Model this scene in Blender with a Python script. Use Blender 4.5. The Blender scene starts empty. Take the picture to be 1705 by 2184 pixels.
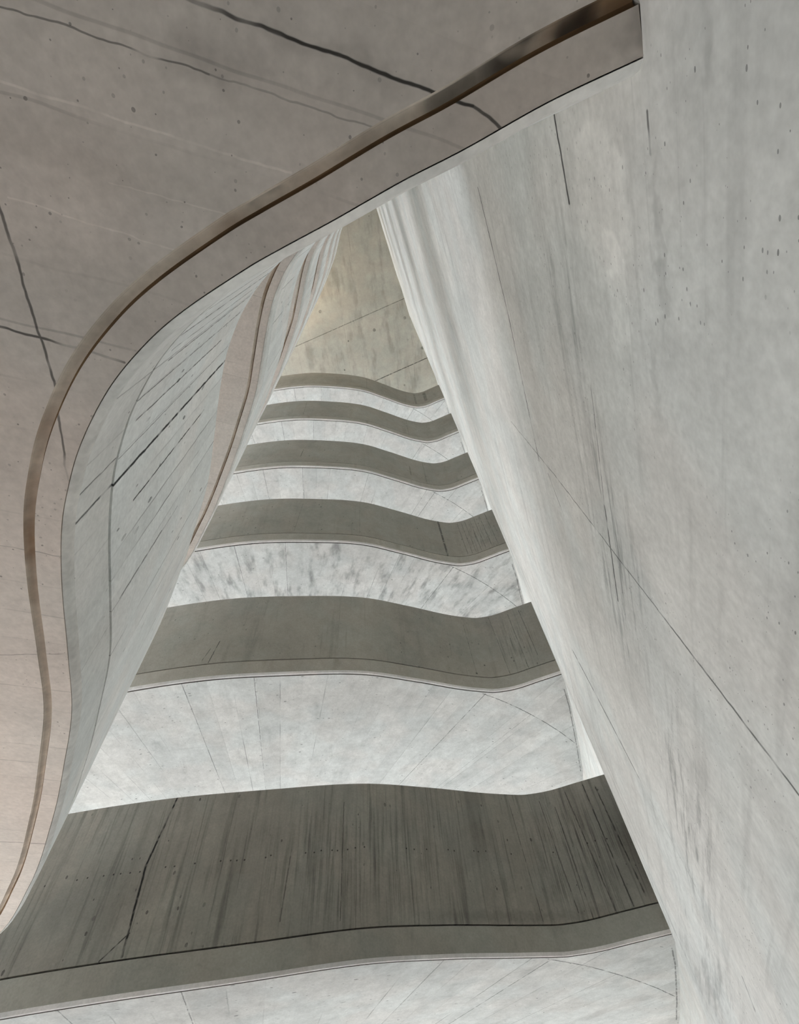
import bpy, math
import numpy as np
from mathutils import Matrix, Vector

H = 3.0            # storey height in metres
ZC = 1.75          # eye height above the floor
COL = bpy.context.scene.collection
rng = np.random.default_rng(7)

# ------------------------------------------------------------------ node helpers
class NT:
    def __init__(s, name):
        s.mat = bpy.data.materials.new(name); s.mat.use_nodes = True
        s.t = s.mat.node_tree; s.t.nodes.clear()
    def n(s, kind, **kw):
        x = s.t.nodes.new(kind)
        for k, v in kw.items(): setattr(x, k, v)
        return x
    def put(s, sock, v):
        if v is None: return
        if isinstance(v, (int, float)): sock.default_value = v
        elif isinstance(v, (tuple, list)): sock.default_value = v
        else: s.t.links.new(v, sock)
    def m(s, op, a, b=None, c=None, clamp=False):
        x = s.n('ShaderNodeMath', operation=op, use_clamp=clamp)
        s.put(x.inputs[0], a); s.put(x.inputs[1], b); s.put(x.inputs[2], c)
        return x.outputs[0]
    def v(s, op, a, b=None):
        x = s.n('ShaderNodeVectorMath', operation=op)
        s.put(x.inputs[0], a); s.put(x.inputs[1], b)
        return x.outputs['Value'] if op in ('LENGTH', 'DOT_PRODUCT', 'DISTANCE') else x.outputs[0]
    def vscale(s, a, f):
        x = s.n('ShaderNodeVectorMath', operation='SCALE'); s.put(x.inputs[0], a); s.put(x.inputs[3], f); return x.outputs[0]
    def comb(s, x_, y_, z_=0.0):
        x = s.n('ShaderNodeCombineXYZ'); s.put(x.inputs[0], x_); s.put(x.inputs[1], y_); s.put(x.inputs[2], z_); return x.outputs[0]
    def noise(s, vec, scale, detail=4.0, rough=0.55):
        x = s.n('ShaderNodeTexNoise'); s.put(x.inputs['Vector'], vec)
        x.inputs['Scale'].default_value = scale; x.inputs['Detail'].default_value = detail; x.inputs['Roughness'].default_value = rough
        return x.outputs['Fac']
    def white(s, val):
        x = s.n('ShaderNodeTexWhiteNoise', noise_dimensions='1D'); s.put(x.inputs['W'], val); return x.outputs['Value']
    def sstep(s, val, a, b, lo=0.0, hi=1.0):
        x = s.n('ShaderNodeMapRange', interpolation_type='SMOOTHSTEP')
        s.put(x.inputs['Value'], val); s.put(x.inputs['From Min'], a); s.put(x.inputs['From Max'], b)
        s.put(x.inputs['To Min'], lo); s.put(x.inputs['To Max'], hi); return x.outputs['Result']

def concrete(name, base, mottle=.16, cloud=.10, board=None, streaks=(), pores=.5, marks=(), blots=(), stain=None, bump=.25, seed=0.0, rough=.8, pore_scale=12.0, dots=None, specks=None, scuffs=()):
    """board=(axis, period, line width, line dark, tone);  streaks: (scale_u, scale_v, lo, hi, dark)
    marks: (u1,v1,u2,v2,width,dark); blots: (u,v,ru,rv,gain, edge) ; all in metres of the surface's own UV"""
    N = NT(name)
    uvn = N.n('ShaderNodeUVMap'); uvn.uv_map = 'UVMap'; uv = uvn.outputs[0]
    geo = N.n('ShaderNodeNewGeometry'); pos = N.v('ADD', geo.outputs['Position'], (seed, seed * 1.7, seed * .3))
    sep = N.n('ShaderNodeSeparateXYZ'); N.put(sep.inputs[0], uv); U, V = sep.outputs[0], sep.outputs[1]
    big = N.noise(pos, 1.1, 1); mid = N.noise(pos, 5.0, 4, .64); fine = N.noise(pos, 60.0, 2, .6)
    f = N.m('ADD', 1.0 , N.m('MULTIPLY', N.m('SUBTRACT', big, .5), cloud * 4))
    f = N.m('MULTIPLY', f, N.m('ADD', 1.0, N.m('MULTIPLY', N.m('SUBTRACT', mid, .5), mottle * 2.4)))
    f = N.m('MULTIPLY', f, N.m('ADD', 1.0, N.m('MULTIPLY', N.m('SUBTRACT', fine, .5), .34)))
    f = N.m('MULTIPLY', f, N.m('ADD', 1.0, N.m('MULTIPLY', N.m('SUBTRACT', N.noise(pos, 17.0, 2, .65), .5), mottle * 1.3)))
    height = fine
    wob = N.m('MULTIPLY', N.m('SUBTRACT', N.noise(pos, 9.0, 1), .5), .012)
    if board:
        ax, per, lw, ld, tone = board
        A, Bx = (U, V) if ax == 'u' else (V, U)
        q = N.m('DIVIDE', N.m('ADD', A, wob), per)
        cell = N.m('FLOOR', q); fr = N.m('FRACT', q)
        ed = N.m('MULTIPLY', N.m('MINIMUM', fr, N.m('SUBTRACT', 1.0, fr)), per)
        near_cell = N.m('FLOOR', N.m('ADD', q, .5))
        strength = N.m('POWER', N.white(N.m('ADD', near_cell, 3.3 + seed)), 1.6)
        brk = N.sstep(N.noise(N.comb(N.m('MULTIPLY', near_cell, 7.31), N.m('MULTIPLY', Bx, 1.6)), 1.0, 2), .38, .6)
        mask = N.m('MULTIPLY', N.m('MULTIPLY', N.sstep(ed, lw * .35, lw, 1.0, 0.0), strength), brk)
        f = N.m('MULTIPLY', f, N.m('SUBTRACT', 1.0, N.m('MULTIPLY', mask, ld)))
        f = N.m('MULTIPLY', f, N.m('ADD', 1.0, N.m('MULTIPLY', N.m('SUBTRACT', N.white(cell), .5), tone)))
    for k, (su, sv, lo, hi, dk) in enumerate(streaks):
        w_ = N.noise(N.comb(N.m('MULTIPLY', N.m('ADD', U, seed + k * 3.7), su), N.m('MULTIPLY', V, sv), 1.3 * k), 1.0, 3, .6)
        f = N.m('MULTIPLY', f, N.m('SUBTRACT', 1.0, N.m('MULTIPLY', N.sstep(w_, lo, hi), dk)))
    if pores:
        vo = N.n('ShaderNodeTexVoronoi'); N.put(vo.inputs['Vector'], pos); vo.inputs['Scale'].default_value = pore_scale
        sc = N.n('ShaderNodeSeparateColor'); N.put(sc.inputs[0], vo.outputs['Color'])
        rad = N.m('MULTIPLY', N.sstep(sc.outputs[0], .72, 1.0), .050)
        pm = N.m('MULTIPLY', N.sstep(N.m('SUBTRACT', vo.outputs['Distance'], rad), -.03, .012, 1.0, 0.0), N.m('GREATER_THAN', sc.outputs[0], .74))
        f = N.m('MULTIPLY', f, N.m('SUBTRACT', 1.0, N.m('MULTIPLY', pm, pores)))
    if specks:
        su, sv, amt = specks
        v2 = N.n('ShaderNodeTexVoronoi'); N.put(v2.inputs['Vector'], N.comb(N.m('MULTIPLY', N.m('ADD', U, N.m('MULTIPLY', wob, 2.0)), su), N.m('MULTIPLY', V, sv), seed)); v2.inputs['Scale'].default_value = 1.0
        c2 = N.n('ShaderNodeSeparateColor'); N.put(c2.inputs[0], v2.outputs['Color'])
        r2 = N.m('MULTIPLY_ADD', N.m('POWER', c2.outputs[1], 3.0), .16, .085)
        s2 = N.m('MULTIPLY', N.m('LESS_THAN', N.m('ADD', v2.outputs['Distance'], N.m('MULTIPLY', fine, .03)), r2), N.m('GREATER_THAN', c2.outputs[0], .45))
        s2 = N.m('MULTIPLY', s2, N.sstep(N.noise(pos, 2.3, 1), .40, .56))
        f = N.m('MULTIPLY', f, N.m('SUBTRACT', 1.0, N.m('MULTIPLY', s2, N.m('MULTIPLY_ADD', c2.outputs[2], amt * .5, amt * .5))))
    wv = N.n('ShaderNodeTexNoise'); N.put(wv.inputs['Vector'], pos); wv.inputs['Scale'].default_value = 22.0; wv.inputs['Detail'].default_value = 2
    jit = N.vscale(N.v('SUBTRACT', wv.outputs['Color'], (.5, .5, .5)), .010)
    if marks:
        wear = N.sstep(N.noise(pos, 14.0, 1), .30, .52, .25, 1.0)
        puv = N.v('MULTIPLY', N.v('ADD', uv, jit), (1, 1, 0))
        tot = None; lit = None
        for (u1, v1, u2, v2, w, dk) in marks:
            ba = (u2 - u1, v2 - v1, 0.0); L2 = max(ba[0] ** 2 + ba[1] ** 2, 1e-8)
            pa = N.v('SUBTRACT', puv, (u1, v1, 0.0))
            h = N.m('DIVIDE', N.v('DOT_PRODUCT', pa, ba), L2, clamp=True)
            hb = N.n('ShaderNodeVectorMath', operation='SCALE'); hb.inputs[0].default_value = ba; N.put(hb.inputs[3], h)
            d = N.v('LENGTH', N.v('SUBTRACT', pa, hb.outputs[0]))
            mk = N.m('MULTIPLY', N.sstep(d, w * .35, w, 1.0, 0.0), abs(dk))
            if dk < 0:
                lit = mk if lit is None else N.m('MAXIMUM', lit, mk); continue
            tot = mk if tot is None else N.m('MAXIMUM', tot, mk)
        tot = N.m('MULTIPLY', tot, wear)
        if lit is not None: f = N.m('MULTIPLY', f, N.m('ADD', 1.0, N.m('MULTIPLY', lit, wear)))
        f = N.m('MULTIPLY', f, N.m('SUBTRACT', 1.0, tot))
    if dots:
        dv, per, wd, dk = dots
        q = N.m('DIVIDE', U, per); c0 = N.m('FLOOR', q); off = N.m('MULTIPLY_ADD', N.white(c0), .5, .25)
        du = N.m('MULTIPLY', N.m('SUBTRACT', N.m('FRACT', q), off), per)
        dd = N.m('SQRT', N.m('ADD', N.m('MULTIPLY', du, du), N.m('POWER', N.m('SUBTRACT', N.m('ADD', V, N.m('MULTIPLY', N.white(N.m('ADD', c0, 5.5)), .02)), dv), 2.0)))
        dm = N.m('MULTIPLY', N.m('MULTIPLY', N.sstep(dd, wd * .4, wd, 1.0, 0.0), N.m('GREATER_THAN', N.white(N.m('ADD', c0, 9.1)), .45)), dk)
        f = N.m('MULTIPLY', f, N.m('SUBTRACT', 1.0, dm))
    for (u0, v0, ru, rv, su, sv, dk) in scuffs:
        d = N.v('LENGTH', N.v('MULTIPLY', N.v('SUBTRACT', N.v('ADD', uv, N.vscale(jit, 12.0)), (u0, v0, 0.0)), (1 / ru, 1 / rv, 0.0)))
        w_ = N.noise(N.comb(N.m('MULTIPLY', N.m('ADD', U, N.m('MULTIPLY', V, .5 if su < 10 else 0.0)), su), N.m('MULTIPLY', V, sv), 4.4), 1.0, 4, .68)
        f = N.m('MULTIPLY', f, N.m('SUBTRACT', 1.0, N.m('MULTIPLY', N.m('MULTIPLY', N.sstep(w_, .50, .66), N.sstep(d, .2, 1.0, 1.0, 0.0)), dk)))
    for (u0, v0, ru, rv, gain, edge) in blots:
        puv = N.v('ADD', uv, N.vscale(jit, 9.0))
        d = N.v('LENGTH', N.v('MULTIPLY', N.v('SUBTRACT', puv, (u0, v0, 0.0)), (1 / ru, 1 / rv, 0.0)))
        f = N.m('MULTIPLY', f, N.m('ADD', 1.0, N.m('MULTIPLY', N.sstep(d, 1 - edge, 1.0, 1.0, 0.0), gain)))
    gray = N.n('ShaderNodeCombineColor'); [N.put(gray.inputs[i], f) for i in range(3)]
    mix = N.n('ShaderNodeMix', data_type='RGBA', blend_type='MULTIPLY'); mix.inputs[0].default_value = 1.0
    hm = N.n('ShaderNodeMix', data_type='RGBA'); hm.inputs[6].default_value = (base[0] * 1.015, base[1] * .997, base[2] * .985, 1.0); hm.inputs[7].default_value = (base[0] * .985, base[1] * 1.0, base[2] * 1.0, 1.0)
    N.put(hm.inputs[0], N.sstep(N.noise(pos, 1.9, 1), .40, .60)); colsock = hm.outputs[2]
    if stain:
        sm = N.n('ShaderNodeMix', data_type='RGBA'); N.put(sm.inputs[6], colsock); sm.inputs[7].default_value = (*stain[0], 1.0)
        N.put(sm.inputs[0], N.sstep(N.noise(pos, stain[1], 4), stain[2], stain[3])); colsock = sm.outputs[2]
    N.put(mix.inputs[6], colsock); N.put(mix.inputs[7], gray.outputs[0])
    bs = N.n('ShaderNodeBsdfPrincipled'); N.put(bs.inputs['Base Color'], mix.outputs[2]); bs.inputs['Roughness'].default_value = rough
    bs.inputs['Specular IOR Level'].default_value = .25
    bp = N.n('ShaderNodeBump'); bp.inputs['Strength'].default_value = bump; bp.inputs['Distance'].default_value = .0022
    N.put(bp.inputs['Height'], height); N.put(bs.inputs['Normal'], bp.outputs[0])
    o = N.n('ShaderNodeOutputMaterial'); N.t.links.new(bs.outputs[0], o.inputs[0])
    return N.mat

# ------------------------------------------------------------------ mesh helpers
class MB:
    def __init__(s): s.V = []; s.F = []; s.UV = []
    def grid(s, P, UV, close_j=False):
        n, m = len(P), len(P[0]); b = len(s.V)
        for i in range(n):
            for j in range(m): s.V.append(tuple(P[i][j])); s.UV.append(tuple(UV[i][j]))
        for i in range(n - 1):
            for j in range(m if close_j else m - 1):
                k = (j + 1) % m
                s.F.append((b + i * m + j, b + (i + 1) * m + j, b + (i + 1) * m + k, b + i * m + k))
    def cap(s, P, UV):
        b = len(s.V); s.V += [tuple(p) for p in P]; s.UV += [tuple(u) for u in UV]; s.F.append(tuple(range(b, b + len(P))))
    def build(s, name, mat, parent=None, smooth=40, base=(0, 0, 0), props=None):
        me = bpy.data.meshes.new(name)
        b = Vector(base)
        me.from_pydata([tuple(Vector(v) - b) for v in s.V], [], s.F)
        l = me.uv_layers.new(name='UVMap')
        for lp in me.loops: l.data[lp.index].uv = s.UV[lp.vertex_index]
        me.materials.append(mat)
        import bmesh
        bm = bmesh.new(); bm.from_mesh(me)
        bmesh.ops.remove_doubles(bm, verts=bm.verts, dist=1e-5)
        bmesh.ops.recalc_face_normals(bm, faces=bm.faces)
        bm.to_mesh(me); bm.free()
        if smooth:
            for p in me.polygons: p.use_smooth = True
            me.set_sharp_from_angle(angle=math.radians(smooth))
        o = bpy.data.objects.new(name, me); COL.objects.link(o)
        if parent is not None: o.parent = parent
        else: o.location = base
        if props:
            for k, v in props.items(): o[k] = v
        return o

def thing(name, label, cat, loc, group=None):
    o = bpy.data.objects.new(name, None); COL.objects.link(o); o.location = loc; o.empty_display_size = .3
    o['label'] = label; o['category'] = cat
    if group: o['group'] = group
    return o

def catmull(P, per=8):
    P = np.array(P, float); Q = np.vstack([2 * P[0] - P[1], P, 2 * P[-1] - P[-2]]); out = []
    for i in range(1, len(Q) - 2):
        a, b, c, d = Q[i - 1:i + 3]
        for t in np.linspace(0, 1, per, endpoint=False):
            out.append(.5 * (2 * b + (c - a) * t + (2 * a - 5 * b + 4 * c - d) * t ** 2 + (3 * b - a - 3 * c + d) * t ** 3))
    out.append(Q[-2]); return np.array(out)

def arclen(P): return np.concatenate([[0], np.cumsum(np.linalg.norm(np.diff(P[:, :2], axis=0), axis=1))])
def normals(P):
    t = np.gradient(P[:, :2], axis=0); t /= np.linalg.norm(t, axis=1)[:, None]
    return np.stack([-t[:, 1], t[:, 0]], 1)      # left of the direction of travel

# ------------------------------------------------------------------ plan of the void (in storeys, then metres)
CEN = np.array([-1.07, 3.87])                    # centre the far ramp winds round
def zfar(th): return np.interp(th, [-40, -25, -10, -2.5, 6.6, 11.4, 16.4, 21.2, 27, 33.5, 40, 90], [.40, .445, .488, .503, .517, .532, .553, .577, .603, .628, .634, .634])
def theta(P): return np.degrees(np.arctan2(P[:, 0] - CEN[0], CEN[1] - P[:, 1]))
far_edge = catmull([(-2.05, 1.80), (-1.75, 1.675), (-1.45, 1.605), (-1.17, 1.578), (-.83, 1.585), (-.50, 1.645), (-.24, 1.722), (-.02, 1.836), (.18, 1.946), (.32, 2.0),
                    (.39, 2.008), (.46, 2.0), (.55, 1.972), (.640, 1.944), (.668, 1.936)], 10)
zf = np.convolve(np.pad(zfar(theta(far_edge)), 6, 'edge'), np.ones(13) / 13, 'valid')
far_wall = np.array([(.692, 2.06), (.722, 2.19), (.752, 2.33), (.790, 2.53), (.826, 2.742), (.86, 3.2)])

near_edge = [(.129, -.038, .284), (.090, -.027, .288), (.052, -.0135, .292), (.022, -.004, .295), (-.014, .009, .299), (-.042, .0185, .302), (-.064, .0265, .304),
             (-.1035, .0435, .309), (-.132, .0595, .312), (-.163, .0825, .316), (-.194, .1135, .321), (-.216, .142, .324), (-.239, .178, .328), (-.266, .233, .334), (-.300, .312, .343),
             (-.336, .393, .352), (-.385, .478, .362), (-.463, .605, .376), (-.598, .80, .401), (-.76, .985, .415), (-1.0, 1.12, .425), (-1.3, 1.2, .435), (-1.6, 1.25, .44)]
near_edge = catmull(near_edge, 8)
near_wall = np.array([(-.152, -1.3, .275), (-.08, -.98, .277), (.03, -.48, .28), (.09, -.21, .282)])
BD = np.array([-.933, -.360])                    # direction of the formwork boards on the near soffit

def w2(P, z): return (P[0] * H, P[1] * H, z * H + ZC)

# ------------------------------------------------------------------ materials
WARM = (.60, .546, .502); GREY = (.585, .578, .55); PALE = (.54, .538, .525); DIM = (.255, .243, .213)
m_rust = concrete('rust_stained_groove', (.70, .62, .53), mottle=.35, cloud=.12, pores=0, streaks=((.6, 30, .45, .7, .35),), marks=[(-.1, .01, .10, .01, .16, .85), (.22, .01, .25, .01, .05, .6), (.52, .01, .54, .01, .03, .5)], stain=((.30, .19, .11), 2.2, .50, .72), bump=.2)
m_seam = concrete('dark_rust', (.17, .105, .055), mottle=.3, cloud=.15, pores=0, streaks=((2.5, 3, .45, .7, .45),))
m_groove = concrete('dark_drip_groove', (.10, .085, .075), mottle=.3, pores=0)  # near-black base colour for the far drip grooves
m_lip = concrete('pale_edge_concrete', (.64, .63, .60), mottle=.28, pores=.5, pore_scale=30.0)
m_farlip = concrete('pale_lip_concrete', (.56, .54, .52), mottle=.2, pores=0)
m_deck = concrete('deck_concrete', (.5, .49, .47), pores=0)

# ------------------------------------------------------------------ far balconies
def strip(curve, nrm, zarr, u, prof, n_, closed=True, flip=1):
    """sweep a (inset, dz) profile (in storeys) along the curve"""
    P = []; UV = []
    for i in range(len(curve)):
        row = []; ru = []; acc = 0
        for k, (v, dz) in enumerate(prof):
            row.append(w2(curve[i, :2] + nrm[i] * v * flip, zarr[i] + n_ + dz)); ru.append((u[i], dz * H + (v * H if dz <= .001 else 0)))
        P.append(row); UV.append(ru)
    mb = MB(); mb.grid(P, UV, close_j=closed)
    if closed:
        mb.cap(P[0], UV[0]); mb.cap(P[-1][::-1], UV[-1][::-1])
    return mb

PAR_PROF = [(.0, .0788), (.0, .30), (.0, .497), (.004, .5), (.050, .5), (.054, .497), (.054, .0788)]
EDGE_PROF = [(.0, .008), (.0, .04), (.0, .074), (.004, .0765), (.03, .0765), (.03, .008)]
LIP_PROF = [(.0, .008), (.002, .003), (.004, .0), (.0125, .0), (.0125, .008)]
GRV_PROF = [(.0125, .0), (.0125, .014), (.0180, .014), (.0180, .0)]

uf = arclen(far_edge) * H; nf = normals(far_edge)
FAR_LABEL = ['largest dark streaked concrete balcony, lowest across the void, black crack at left',
             'second concrete balcony up, smooth face with a few tie holes at its right end',
             'third concrete balcony up, dark brown vertical strip and board marks near its right end',
             'fourth concrete balcony up the stack, plain grey face between two pale soffits',
             'fifth concrete balcony up, thin band just below the topmost one',
             'topmost and smallest concrete balcony, directly beneath the flat ceiling']
# marks on the far faces: (u, height above the edge) pairs measured in metres along the curve
FAR_MARKS = {
    0: [], 1: [], 2: [], 3: [], 4: [], 5: []}
def u_at(x):                                     # arc length where the curve passes plan x (storeys)
    return float(np.interp(x, far_edge[:, 0], uf))
FAR_MARKS[0] = [(u_at(-.83), 1.5, u_at(-.86), .9, .012, .95), (u_at(-.86), .9, u_at(-.845), .25, .013, .95), (u_at(-.845), .4, u_at(-.90), .24, .007, .8), (u_at(.28), 1.5, u_at(.30), .26, .006, .5),
                (u_at(.50), 1.5, u_at(.53), .25, .007, .6), (u_at(.57), 1.45, u_at(.585), .25, .009, .7), (u_at(.61), 1.4, u_at(.63), .3, .010, .7), (u_at(.40), 1.4, u_at(.42), .3, .006, .6), (u_at(.45), 1.3, u_at(.46), .1, .006, .55),
                (u_at(-.30), 1.3, u_at(-.30), .3, .005, .6), (u_at(-.45), .9, u_at(-.46), .35, .008, .5)]
FAR_MARKS[1] = [(u_at(-.86), .62, u_at(-.88), .25, .007, .8), (u_at(-.89), .5, u_at(-.91), .3, .006, .6), (u_at(.27), 1.3, u_at(.28), .3, .004, .6), (u_at(.28), .29, u_at(.28), .29, .02, .8), (u_at(.33), .46, u_at(.33), .46, .018, .8), (u_at(.47), .52, u_at(.47), .52, .018, .8),
                (u_at(.12), .6, u_at(.12), .6, .012, .8), (u_at(.42), 1.4, u_at(.44), .25, .005, .5), (u_at(.52), 1.4, u_at(.53), .25, .006, .5), (u_at(.58), 1.4, u_at(.59), .4, .007, .5), (u_at(-.35), 1.3, u_at(-.35), .4, .003, .35)]
FAR_MARKS[2] = [(u_at(.265), 1.5, u_at(.28), .05, .030, .62), (u_at(-.62), 1.3, u_at(-.64), .3, .004, .5), (u_at(-.7), 1.2, u_at(-.5), 1.15, .003, .35), (u_at(-.26), 1.4, u_at(-.26), .3, .003, .4)] + [(u_at(x), 1.42, u_at(x + .012), .28, .006, .55) for x in (.40, .43, .455, .49, .52, .56, .6)]
FAR_MARKS[3] = [(u_at(-.7), .9, u_at(-.71), .5, .008, .7), (u_at(.13), 1.0, u_at(.13), .5, .02, .35), (u_at(-.28), .7, u_at(-.28), .7, .014, .7), (u_at(.25), 1.4, u_at(.25), .25, .01, .3)]
FAR_MARKS[4] = [(u_at(-.78), 1.4, u_at(-.78), .3, .006, .5), (u_at(.18), 1.4, u_at(.18), .25, .008, .35), (u_at(-.5), .8, u_at(-.5), .8, .014, .6)]
FAR_MARKS[5] = [(u_at(.34), 1.3, u_at(.34), .3, .05, .3), (u_at(.46), 1.3, u_at(.46), .5, .08, .4), (u_at(-.2), 1.4, u_at(-.2), .3, .01, .3)]
FAR_STREAK = {0: ((14, .8, .50, .74, .40), (4.5, .45, .52, .75, .28), (36, 1.0, .55, .72, .30)), 1: ((6, .6, .52, .8, .20), (24, .8, .60, .78, .15)), 2: ((6, .7, .52, .8, .14), (26, .8, .6, .78, .15))}

ring = np.vstack([far_edge[:, :2], far_wall]); ring_z = np.concatenate([zf, np.full(len(far_wall), .634)])
def soffit_uv(P):
    d = P - CEN; r = np.hypot(d[0], d[1]); return (math.atan2(d[0], -d[1]) * 2.3 * H, (2.3 - r) * H)

def ring_at(thdeg, v):                           # u, v on the far soffit
    return math.radians(thdeg) * 2.3 * H, v * H
SOF_LINES = [(ring_at(t, 0) + ring_at(t, 1.3) + (w, d)) for t, w, d in ((9.8, .006, .6), (36.6, .008, .65), (2.5, .006, .5), (44, .006, .45))]
ARC = [ring_at(36.3, .003) + ring_at(53, .003) + (.008, .8)]

WALL_JOINT = []
for a_, b_ in zip(far_wall[[0, 2, 3]] - (.012, 0), far_wall[[2, 3, 4]] - (.012, 0)): WALL_JOINT.append(soffit_uv(a_) + soffit_uv(b_) + (.010, .6))

def far_balcony(k):
    n_ = k
    zb = ring_z.min()
    base = w2((-.24, 1.722), .577 + n_)
    t = thing('curved_balcony', FAR_LABEL[k], 'balcony', base, 'curved balconies stacked across the void')
    fm = concrete('far_parapet_concrete_%d' % k, (.215, .205, .176) if k == 0 else DIM, mottle=.16, cloud=.10, streaks=FAR_STREAK.get(k, ((5, .8, .52, .8, .15),)), pores=.5, marks=FAR_MARKS[k], seed=k * 11.3, bump=.25, pore_scale=5.0, specks=(18, 11, .6), dots=(.87, .075, .010, .8) if k == 0 else None, blots=[(u_at(.67), .75, .30, .75, -.40, .95), (u_at(-.95), .65, .7, .45, -.12, .9), (u_at(.2), .30, 1.2, .07, -.2, .8)] if k == 0 else [], scuffs=((u_at(.48), .8, .75, .9, 60, 1.4, .6), (u_at(-.2), .8, 1.6, .8, 40, 1.2, .35)) if k == 0 else ((u_at(.53), .8, .42, .9, 60, 1.6, .42),) if k in (1, 2) else ())  # lowest level's first blot: stain plus painted-in corner shade beside the wall
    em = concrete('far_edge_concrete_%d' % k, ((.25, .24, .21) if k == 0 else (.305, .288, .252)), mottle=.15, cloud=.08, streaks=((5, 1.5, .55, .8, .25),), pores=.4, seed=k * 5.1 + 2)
    sm = concrete('far_soffit_concrete_%d' % k, PALE, mottle=.22, cloud=.08, board=('u', .30, .008, .55, .10), streaks=((5, 2.0, .52 if k != 2 else .46, .75, .14 if k != 2 else .5), (1.2, 9, .6, .8, .10)), pores=.6, pore_scale=5.0, specks=(10, 24, .6), marks=SOF_LINES + ARC + WALL_JOINT, seed=k * 7.7 + 1, bump=.25)
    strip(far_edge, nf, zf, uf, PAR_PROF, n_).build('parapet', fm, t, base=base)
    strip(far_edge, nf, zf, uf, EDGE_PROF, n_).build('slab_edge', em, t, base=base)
    strip(far_edge, nf, zf, uf, LIP_PROF, n_).build('drip_lip', m_farlip, t, base=base, props={'label': 'thin pale lip under the balcony edge'})
    strip(far_edge, nf, zf, uf, GRV_PROF, n_, closed=False).build('drip_groove', m_groove, t, base=base, props={'label': 'narrow black drip groove'})
    # slab: soffit from the groove inwards, inner edge, deck on top
    P = []; UV = []
    for i in range(len(ring)):
        z = ring_z[i] + n_
        if i < len(far_edge): s0 = ring[i] + nf[i] * .0180
        else: s0 = ring[i]
        d = ring[i] - CEN; q = CEN + d / np.linalg.norm(d) * 1.2
        row = [w2(s0, z)]; ru = [soffit_uv(s0)]
        for f in np.linspace(.04, 1, 22):
            p = s0 + (q - s0) * f; row.append(w2(p, z)); ru.append(soffit_uv(p))
        for f in (1, .5, 0):
            p = s0 + (q - s0) * f; row.append(w2(p, z + .0765)); ru.append(soffit_uv(p))
        P.append(row); UV.append(ru)
    mb = MB(); mb.grid(P, UV, close_j=False); mb.build('ramp_slab', sm, t, base=base, props={'label': 'pale board-marked soffit of the ramp'})
    return t

# ------------------------------------------------------------------ near ramp turns on the left
un = arclen(near_edge) * H; nn = normals(near_edge)
zn = near_edge[:, 2]
N_LIP = [(.0, .010), (.001, .004), (.0045, .0), (.0045, .010)]
N_EDGE = [(.0, .010), (.0, .04), (.0, .0735), (.003, .0765), (.03, .0765), (.03, .010)]
G0, G1 = .0225, .0300
N_STRIP = [(.0051, .0), (.014, .0), (G0, .0), (G0, .012), (.0051, .012)]
gw = (G1 - G0) / 2
N_GRV = [(G0, .0), (G0 + .0002, .0035), (G0 + .0006, .0040), (G0 + .0013, .0048), (G0 + .0022, .0050), (G0 + .0036, .0045), (G0 + .0050, .0034), (G0 + .0063, .0018), (G1 - .0003, .0006), (G1, .0)]
NEAR_LABEL = ['nearest concrete ramp overhead with a brown drip groove along its curved edge',
              'second ramp turn up on the left, pinkish underside just beyond the nearest board-marked parapet',
              'third ramp turn up on the left, narrow strip with the darkest rusty groove',
              'fourth ramp turn up on the left, thin sliver left of the flat ceiling',
              'fifth ramp turn up on the left, thin sliver behind the fourth one',
              'topmost ramp turn on the left, last sliver beside the flat ceiling']
def nplan(p):                                    # UV on the near soffit: u across the boards, v along them (metres)
    return ((p[0] * .360 - p[1] * .933) * H, (p[0] * BD[0] + p[1] * BD[1]) * H)
def nm(p, q, w, d): return nplan(p) + nplan(q) + (w, d)
NEAR_MARKS = [nm((.055, -.033), (-.062, -.080), .0032, .9), nm((.07, -.022), (.055, -.033), .003, .8),
              nm((.010, -.030), (-.06, -.056), .0016, .35), nm((-.06, -.056), (-.14, -.086), .0016, .6), nm((-.033, -.017), (-.16, -.066), .0022, -.16), nm((-.094, .012), (-.172, -.021), .0018, -.14), nm((-.065, -.002), (-.12, -.022), .0014, -.14),
              nm((-.178, -.022), (-.196, .070), .0035, .75), nm((-.196, .070), (-.217, .126), .003, .7), nm((-.217, .126), (-.222, .15), .0025, .7), nm((-.150, .064), (-.225, .03), .0035, .8),
              nm((-.505, .667), (-.60, .64), .003, .7), nm((-.302, .309), (-.38, .30), .002, .45), nm((-.253, .202), (-.31, .18), .002, .4), nm((-.17, -.09), (-.178, -.022), .003, .5)]
NEAR_BLOTS = [(*nplan((.128, -.052)), .035, .06, -.35, .95), (*nplan((.05, -.09)), .06, .14, -.12, .95), (*nplan((-.055, -.06)), .05, .09, -.22, .9), (*nplan((.0, -.055)), .02, .16, -.16, .9)]
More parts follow.
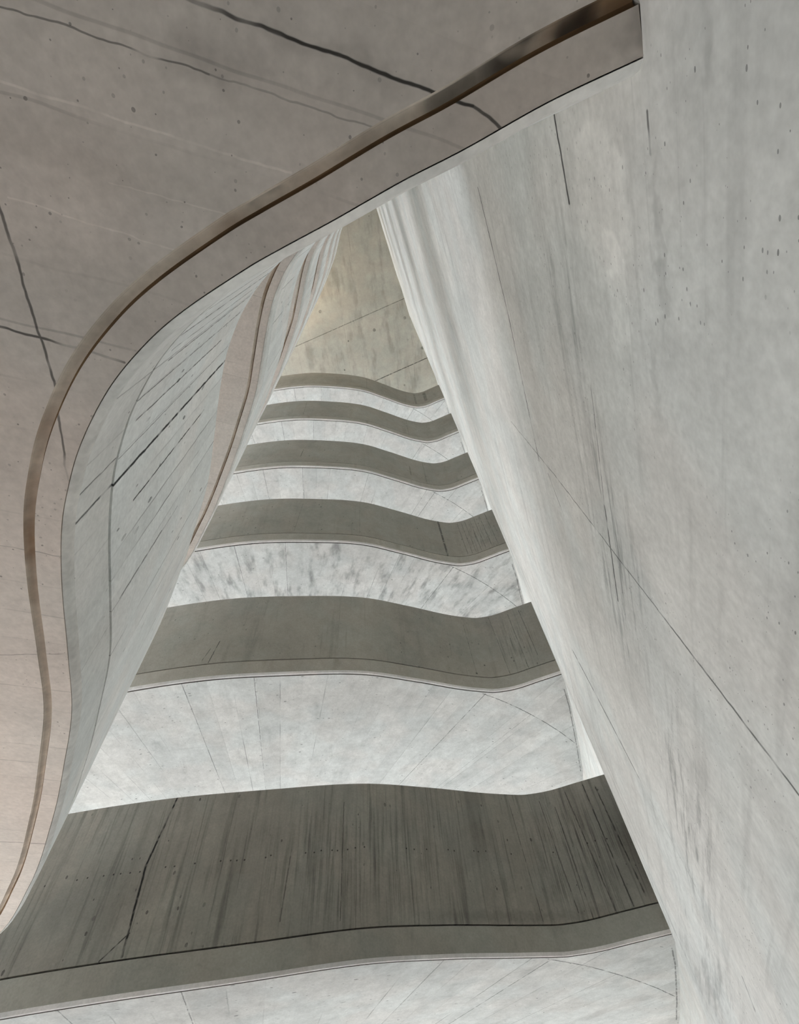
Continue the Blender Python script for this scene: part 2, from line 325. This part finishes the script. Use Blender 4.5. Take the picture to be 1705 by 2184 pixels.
def near_ramp(k):
    n_ = k
    base = w2((-.30, .312), .343 + n_)
    t = thing('curved_ramp', NEAR_LABEL[k], 'ramp', base, 'ramp turns stacked on the left')
    fm = concrete('near_parapet_concrete_%d' % k, (.76, .765, .75), mottle=.12, cloud=.06, board=('u', .089, .005, .7, .08), streaks=((6, .9, .55, .8, .12),), pores=.75, pore_scale=9.0, specks=(22, 9, .8), seed=k * 4.1 + .5, bump=.25,
                  marks=([(u_, a_, u_, b_, w_, d_) for u_, a_, b_, w_, d_ in ((.80, .3, 1.4, .0035, .7), (.874, .25, 1.45, .005, .85), (.94, .3, 1.3, .0035, .6), (.99, .35, 1.4, .004, .75), (1.075, .24, 1.4, .004, .75), (1.163, .3, 1.2, .0045, .8), (1.256, .24, 1.45, .003, .6), (1.337, .24, 1.48, .008, .97), (1.489, .40, 1.2, .005, .9), (1.825, .3, .7, .004, .8), (1.83, .1, .9, .003, .5))] if k == 0 else []))
    sm = concrete('near_soffit_concrete_%d' % k, WARM, mottle=.13, cloud=.07, board=('u', .105, .003, .3, .05), pores=0, specks=(80, 80, .5), marks=NEAR_MARKS if k == 0 else [], blots=NEAR_BLOTS if k == 0 else [], seed=k * 3.3, bump=.3)
    em = concrete('near_edge_concrete_%d' % k, (.69, .69, .67), mottle=.14, board=('u', .089, .004, .5, .05), pores=.5, specks=(30, 18, .6), seed=k * 2.9 + 4, marks=[(1.326, .0, 1.326, .23, .006, .85), (1.24, 0, 1.24, .23, .004, .7)] if k == 0 else [])
    strip(near_edge, nn, zn, un, [(v, z) for v, z in PAR_PROF], n_).build('parapet', fm, t, base=base)
    strip(near_edge, nn, zn, un, N_EDGE, n_).build('slab_edge', em, t, base=base)
    strip(near_edge, nn, zn, un, N_LIP, n_).build('drip_lip', m_lip, t, base=base, props={'label': 'pale chamfered lip along the ramp edge'})
    # flat strip between lip and groove shares the soffit concrete
    P = []; UV = []
    for i in range(len(near_edge)):
        row = []; ru = []
        for v, dz in N_STRIP:
            p = near_edge[i, :2] + nn[i] * v; row.append(w2(p, zn[i] + n_ + dz)); ru.append(nplan(p))
        P.append(row); UV.append(ru)
    mb = MB(); mb.grid(P, UV, close_j=True); mb.build('edge_strip', sm, t, base=base)
    strip(near_edge, nn, zn, un, N_GRV[:5], n_, closed=False).build('groove_seam', m_seam, t, base=base, props={'label': 'thin dark rust line inside the groove'})
    strip(near_edge, nn, zn, un, N_GRV[4:], n_, closed=False).build('drip_groove', m_rust, t, base=base, props={'label': 'rounded brown rust-stained drip groove'})
    P = []; UV = []
    bnd = [(p[:2], p[2], None) for p in near_wall] + [(near_edge[i, :2] + nn[i] * G1, zn[i], i) for i in range(len(near_edge))]
    for p0, z, i in bnd:
        L = 1.15
        row = []; ru = []
        for f in np.concatenate([np.linspace(0, .1, 8), np.linspace(.15, 1, 12)]):
            p = p0 + BD * L * f; row.append(w2(p, z + n_)); ru.append(nplan(p))
        for f in (1, .5, 0):
            p = p0 + BD * L * f; row.append(w2(p, z + n_ + .0765)); ru.append(nplan(p))
        P.append(row); UV.append(ru)
    mb = MB(); mb.grid(P, UV); mb.build('ramp_slab', sm, t, base=base, props={'label': 'pinkish grey board-marked underside of the ramp'})
    return t

# ------------------------------------------------------------------ right wall
def structure(o): o['kind'] = 'structure'; return o
wall_path = np.vstack([[(-.35, -2.2), (-.18, -1.43), (0.0, -.62)], [(.128, -.04)], catmull([(.21, .33), (.292, .70), (.320, .81), (.348, .925), (.377, 1.055), (.405, 1.19)], 8)])
nose = np.array([(.4065, 1.200), (.409, 1.206), (.414, 1.208), (.43, 1.212), (.50, 1.42), (.57, 1.64), (.64, 1.86), (.672, 1.965), (.692, 2.06), (.722, 2.19), (.752, 2.33), (.790, 2.53), (.826, 2.742), (.86, 3.2)])
full = np.vstack([wall_path, nose]); uw = arclen(full) * H
uw -= uw[3]
ztop = 6.85 * H + ZC
zs = np.linspace(0, ztop, 40)
back = np.array([(1.15, 3.2), (1.15, -2.2)])
P = []; UV = []
for i, p in enumerate(full):
    P.append([(p[0] * H, p[1] * H, z) for z in zs]); UV.append([(uw[i], z) for z in zs])
for j, p in enumerate(list(back) + [full[0]]):
    P.append([(p[0] * H, p[1] * H, z) for z in zs]); UV.append([(uw[-1] + 3 * j + 1, z) for z in zs])
wm = concrete('right_wall_concrete', GREY, mottle=.19, cloud=.08, board=('v', .79, .004, .15, .03),
              streaks=((.9, 14, .52, .75, .16), (1.5, 40, .58, .78, .14)), pores=0, specks=(64, 120, .9), scuffs=((1.15, 2.98, .75, .26, 2.6, 30, .46), (2.0, 2.62, .9, .26, 2.2, 26, .42), (.35, 3.05, .3, .2, 3, 26, .3), (3.0, 2.6, 1.2, .5, 1.6, 14, .30), (3.62, 10, .42, 16, 34, .5, .34)), seed=2.2, bump=.25,
              marks=[(.107, 3.865, .54, 3.80, .006, .9), (.54, 3.80, 1.19, 3.79, .006, .9), (1.19, 3.66, 1.32, 3.52, .006, .6), (-.02, 2.975, .16, 2.955, .006, .85), (.57, 2.975, .95, 3.0, .0035, .55), (.95, 3.0, 1.33, 3.0, .006, .8),
                     (1.20, 4.3, 1.135, 3.55, .004, .6), (1.135, 3.55, 1.09, 2.67, .004, .65), (1.09, 2.67, 1.07, 2.2, .005, .75), (1.07, 2.2, 1.05, 1.6, .005, .5), (2.72, 4.05, 2.51, 3.08, .011, .95), (2.51, 3.08, 2.4, 2.6, .005, .5), (2.355, 2.33, 2.42, 2.27, .008, .9), 
                     (.05, 2.60, .10, 2.60, .004, .7)],
              blots=[(.17, 2.80, .16, .13, .13, .25), (.32, 2.76, .13, .05, .12, .3), (.22, 2.59, .20, .018, -.16, .7), (.45, 2.63, .12, .02, -.12, .7), (1.3, 2.9, .8, .30, -.13, .95), (.8, 3.05, .25, .06, -.13, .9), (.02, 2.47, .05, .02, -.2, .8)])
mb = MB(); mb.grid(P, UV); structure(mb.build('wall_right', wm, None, smooth=25))

# ------------------------------------------------------------------ roof, floor, added back and left walls
def box(name, lo, hi, mat, uvf=None):
    mb = MB(); x0, y0, z0 = lo; x1, y1, z1 = hi
    c = [(x0, y0, z0), (x1, y0, z0), (x1, y1, z0), (x0, y1, z0), (x0, y0, z1), (x1, y0, z1), (x1, y1, z1), (x0, y1, z1)]
    for f in ((0, 1, 2, 3), (4, 5, 6, 7), (0, 1, 5, 4), (1, 2, 6, 5), (2, 3, 7, 6), (3, 0, 4, 7)):
        pts = [c[i] for i in f]
        flat = f in ((0, 1, 2, 3), (4, 5, 6, 7))
        mb.cap(pts, [(p[0], p[1]) if flat else (p[0] + p[1], p[2]) for p in pts])
    return structure(mb.build(name, mat, None, smooth=0))
def rl(p, q, w, d): return (p[0] * H, p[1] * H, q[0] * H, q[1] * H, w, d)
rm = concrete('roof_concrete', (.36, .34, .292), mottle=.16, cloud=.10, board=('u', .62, .01, .35, .06), streaks=((3, .7, .48, .7, .26),), pores=.6, pore_scale=3.0, specks=(3.5, 3.5, .7), seed=5.5,
              marks=[rl((-.105, 1.966), (.70, 1.715), .022, .85), rl((-1.1, 1.43), (.40, .995), .018, .6)])
box('ceiling', (-3.2 * H, -2.4 * H, 6.70 * H + ZC), (1.3 * H, 3.4 * H, 6.85 * H + ZC), rm)
gm = concrete('pale_paving', (.56, .55, .53), mottle=.1, pores=0)
fm_ = concrete('dark_floor', (.24, .235, .225), mottle=.1, pores=0)
box('ground', (-40, -40, -.3), (40, 40, -.02), gm)
box('floor', (-1.2 * H, -2.2 * H, -.02), (1.15 * H, 1.9 * H, 0), fm_)
om = concrete('outer_wall_concrete', (.5, .49, .47), pores=.3)
box('shade_wall_back', (-3.0 * H, -2.35 * H, 0), (-.345 * H, -2.2 * H, 6.7 * H + ZC), om)  # unseen wall behind the camera, added to darken the near side
box('shade_wall_left', (-1.38 * H, -.25 * H, 0), (-1.24 * H, .18 * H, 2.62), om)  # unseen low wall, added to cut side light on the right wall
box('shade_wall_left', (-1.56 * H, -2.2 * H, 0), (-1.42 * H, -.25 * H, 6.7 * H + ZC), om)  # unseen tall wall, added to keep light off the rear soffit

low = MB()
Pl = []; Ul = []
for i in range(len(far_edge)):
    a_ = far_edge[i, :2]; b_ = a_ + nf[i] * .055; zt = (zf[i] - .5) * H + ZC
    Pl.append([(a_[0] * H, a_[1] * H, 0), (a_[0] * H, a_[1] * H, zt), (b_[0] * H, b_[1] * H, zt), (b_[0] * H, b_[1] * H, 0)]); Ul.append([(uf[i], z_) for z_ in (0, zt, zt, 0)])
low.grid(Pl, Ul, close_j=True); structure(low.build('wall_front', om, None))
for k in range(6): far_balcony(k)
for k in range(6): near_ramp(k)

# ------------------------------------------------------------------ light
sc = bpy.context.scene
w = bpy.data.worlds.new('overcast_sky'); sc.world = w; w.use_nodes = True
bg = w.node_tree.nodes['Background']; bg.inputs[0].default_value = (.93, .97, 1.0, 1); bg.inputs[1].default_value = 1.0
def lamp(name, kind, loc, energy, color, **kw):
    l = bpy.data.lights.new(name, kind); l.energy = energy; l.color = color
    for k_, v in kw.items(): setattr(l, k_, v)
    o = bpy.data.objects.new(name, l); COL.objects.link(o); o.location = loc; return o
lamp('top_floor_lamp', 'POINT', (-.85 * H, .75 * H, 6.25 * H + ZC), 14, (1, .78, .5), shadow_soft_size=.1)

up = lamp('added_soffit_uplight', 'SPOT', (-1.0 * H, .62 * H, .45), 43, (1, .925, .86), shadow_soft_size=.12, spot_size=math.radians(125), spot_blend=1.0)  # unseen spot, added to brighten the near soffit from below left
up.rotation_euler = Vector((.28, -.10, 1.0)).to_track_quat('-Z', 'Y').to_euler()

# ------------------------------------------------------------------ camera
cd = bpy.data.cameras.new('camera'); cam = bpy.data.objects.new('camera', cd); COL.objects.link(cam)
R = [[0.9930095412310646, 0.11803410957884583, 0.0], [0.10135176923994044, -0.8526626263798862, -0.5125370859234368], [-0.060496858563109324, 0.5089542165567392, -0.8586650892828421]]
M = Matrix(R).to_4x4(); M.translation = (0, 0, ZC); cam.matrix_world = M
cd.sensor_fit = 'VERTICAL'; cd.sensor_height = 24; cd.sensor_width = 24; cd.lens = 24 * 1100 / 2184; cd.clip_start = .02
sc.camera = cam
sc.view_settings.view_transform = 'Standard'; sc.view_settings.look = 'None'; sc.view_settings.gamma = 1; sc.view_settings.exposure = 2.12
sc.cycles.use_denoising = True; sc.cycles.max_bounces = 5; sc.cycles.diffuse_bounces = 4; sc.cycles.glossy_bounces = 1
sc.cycles.use_adaptive_sampling = True; sc.cycles.adaptive_threshold = .07; sc.cycles.adaptive_min_samples = 12
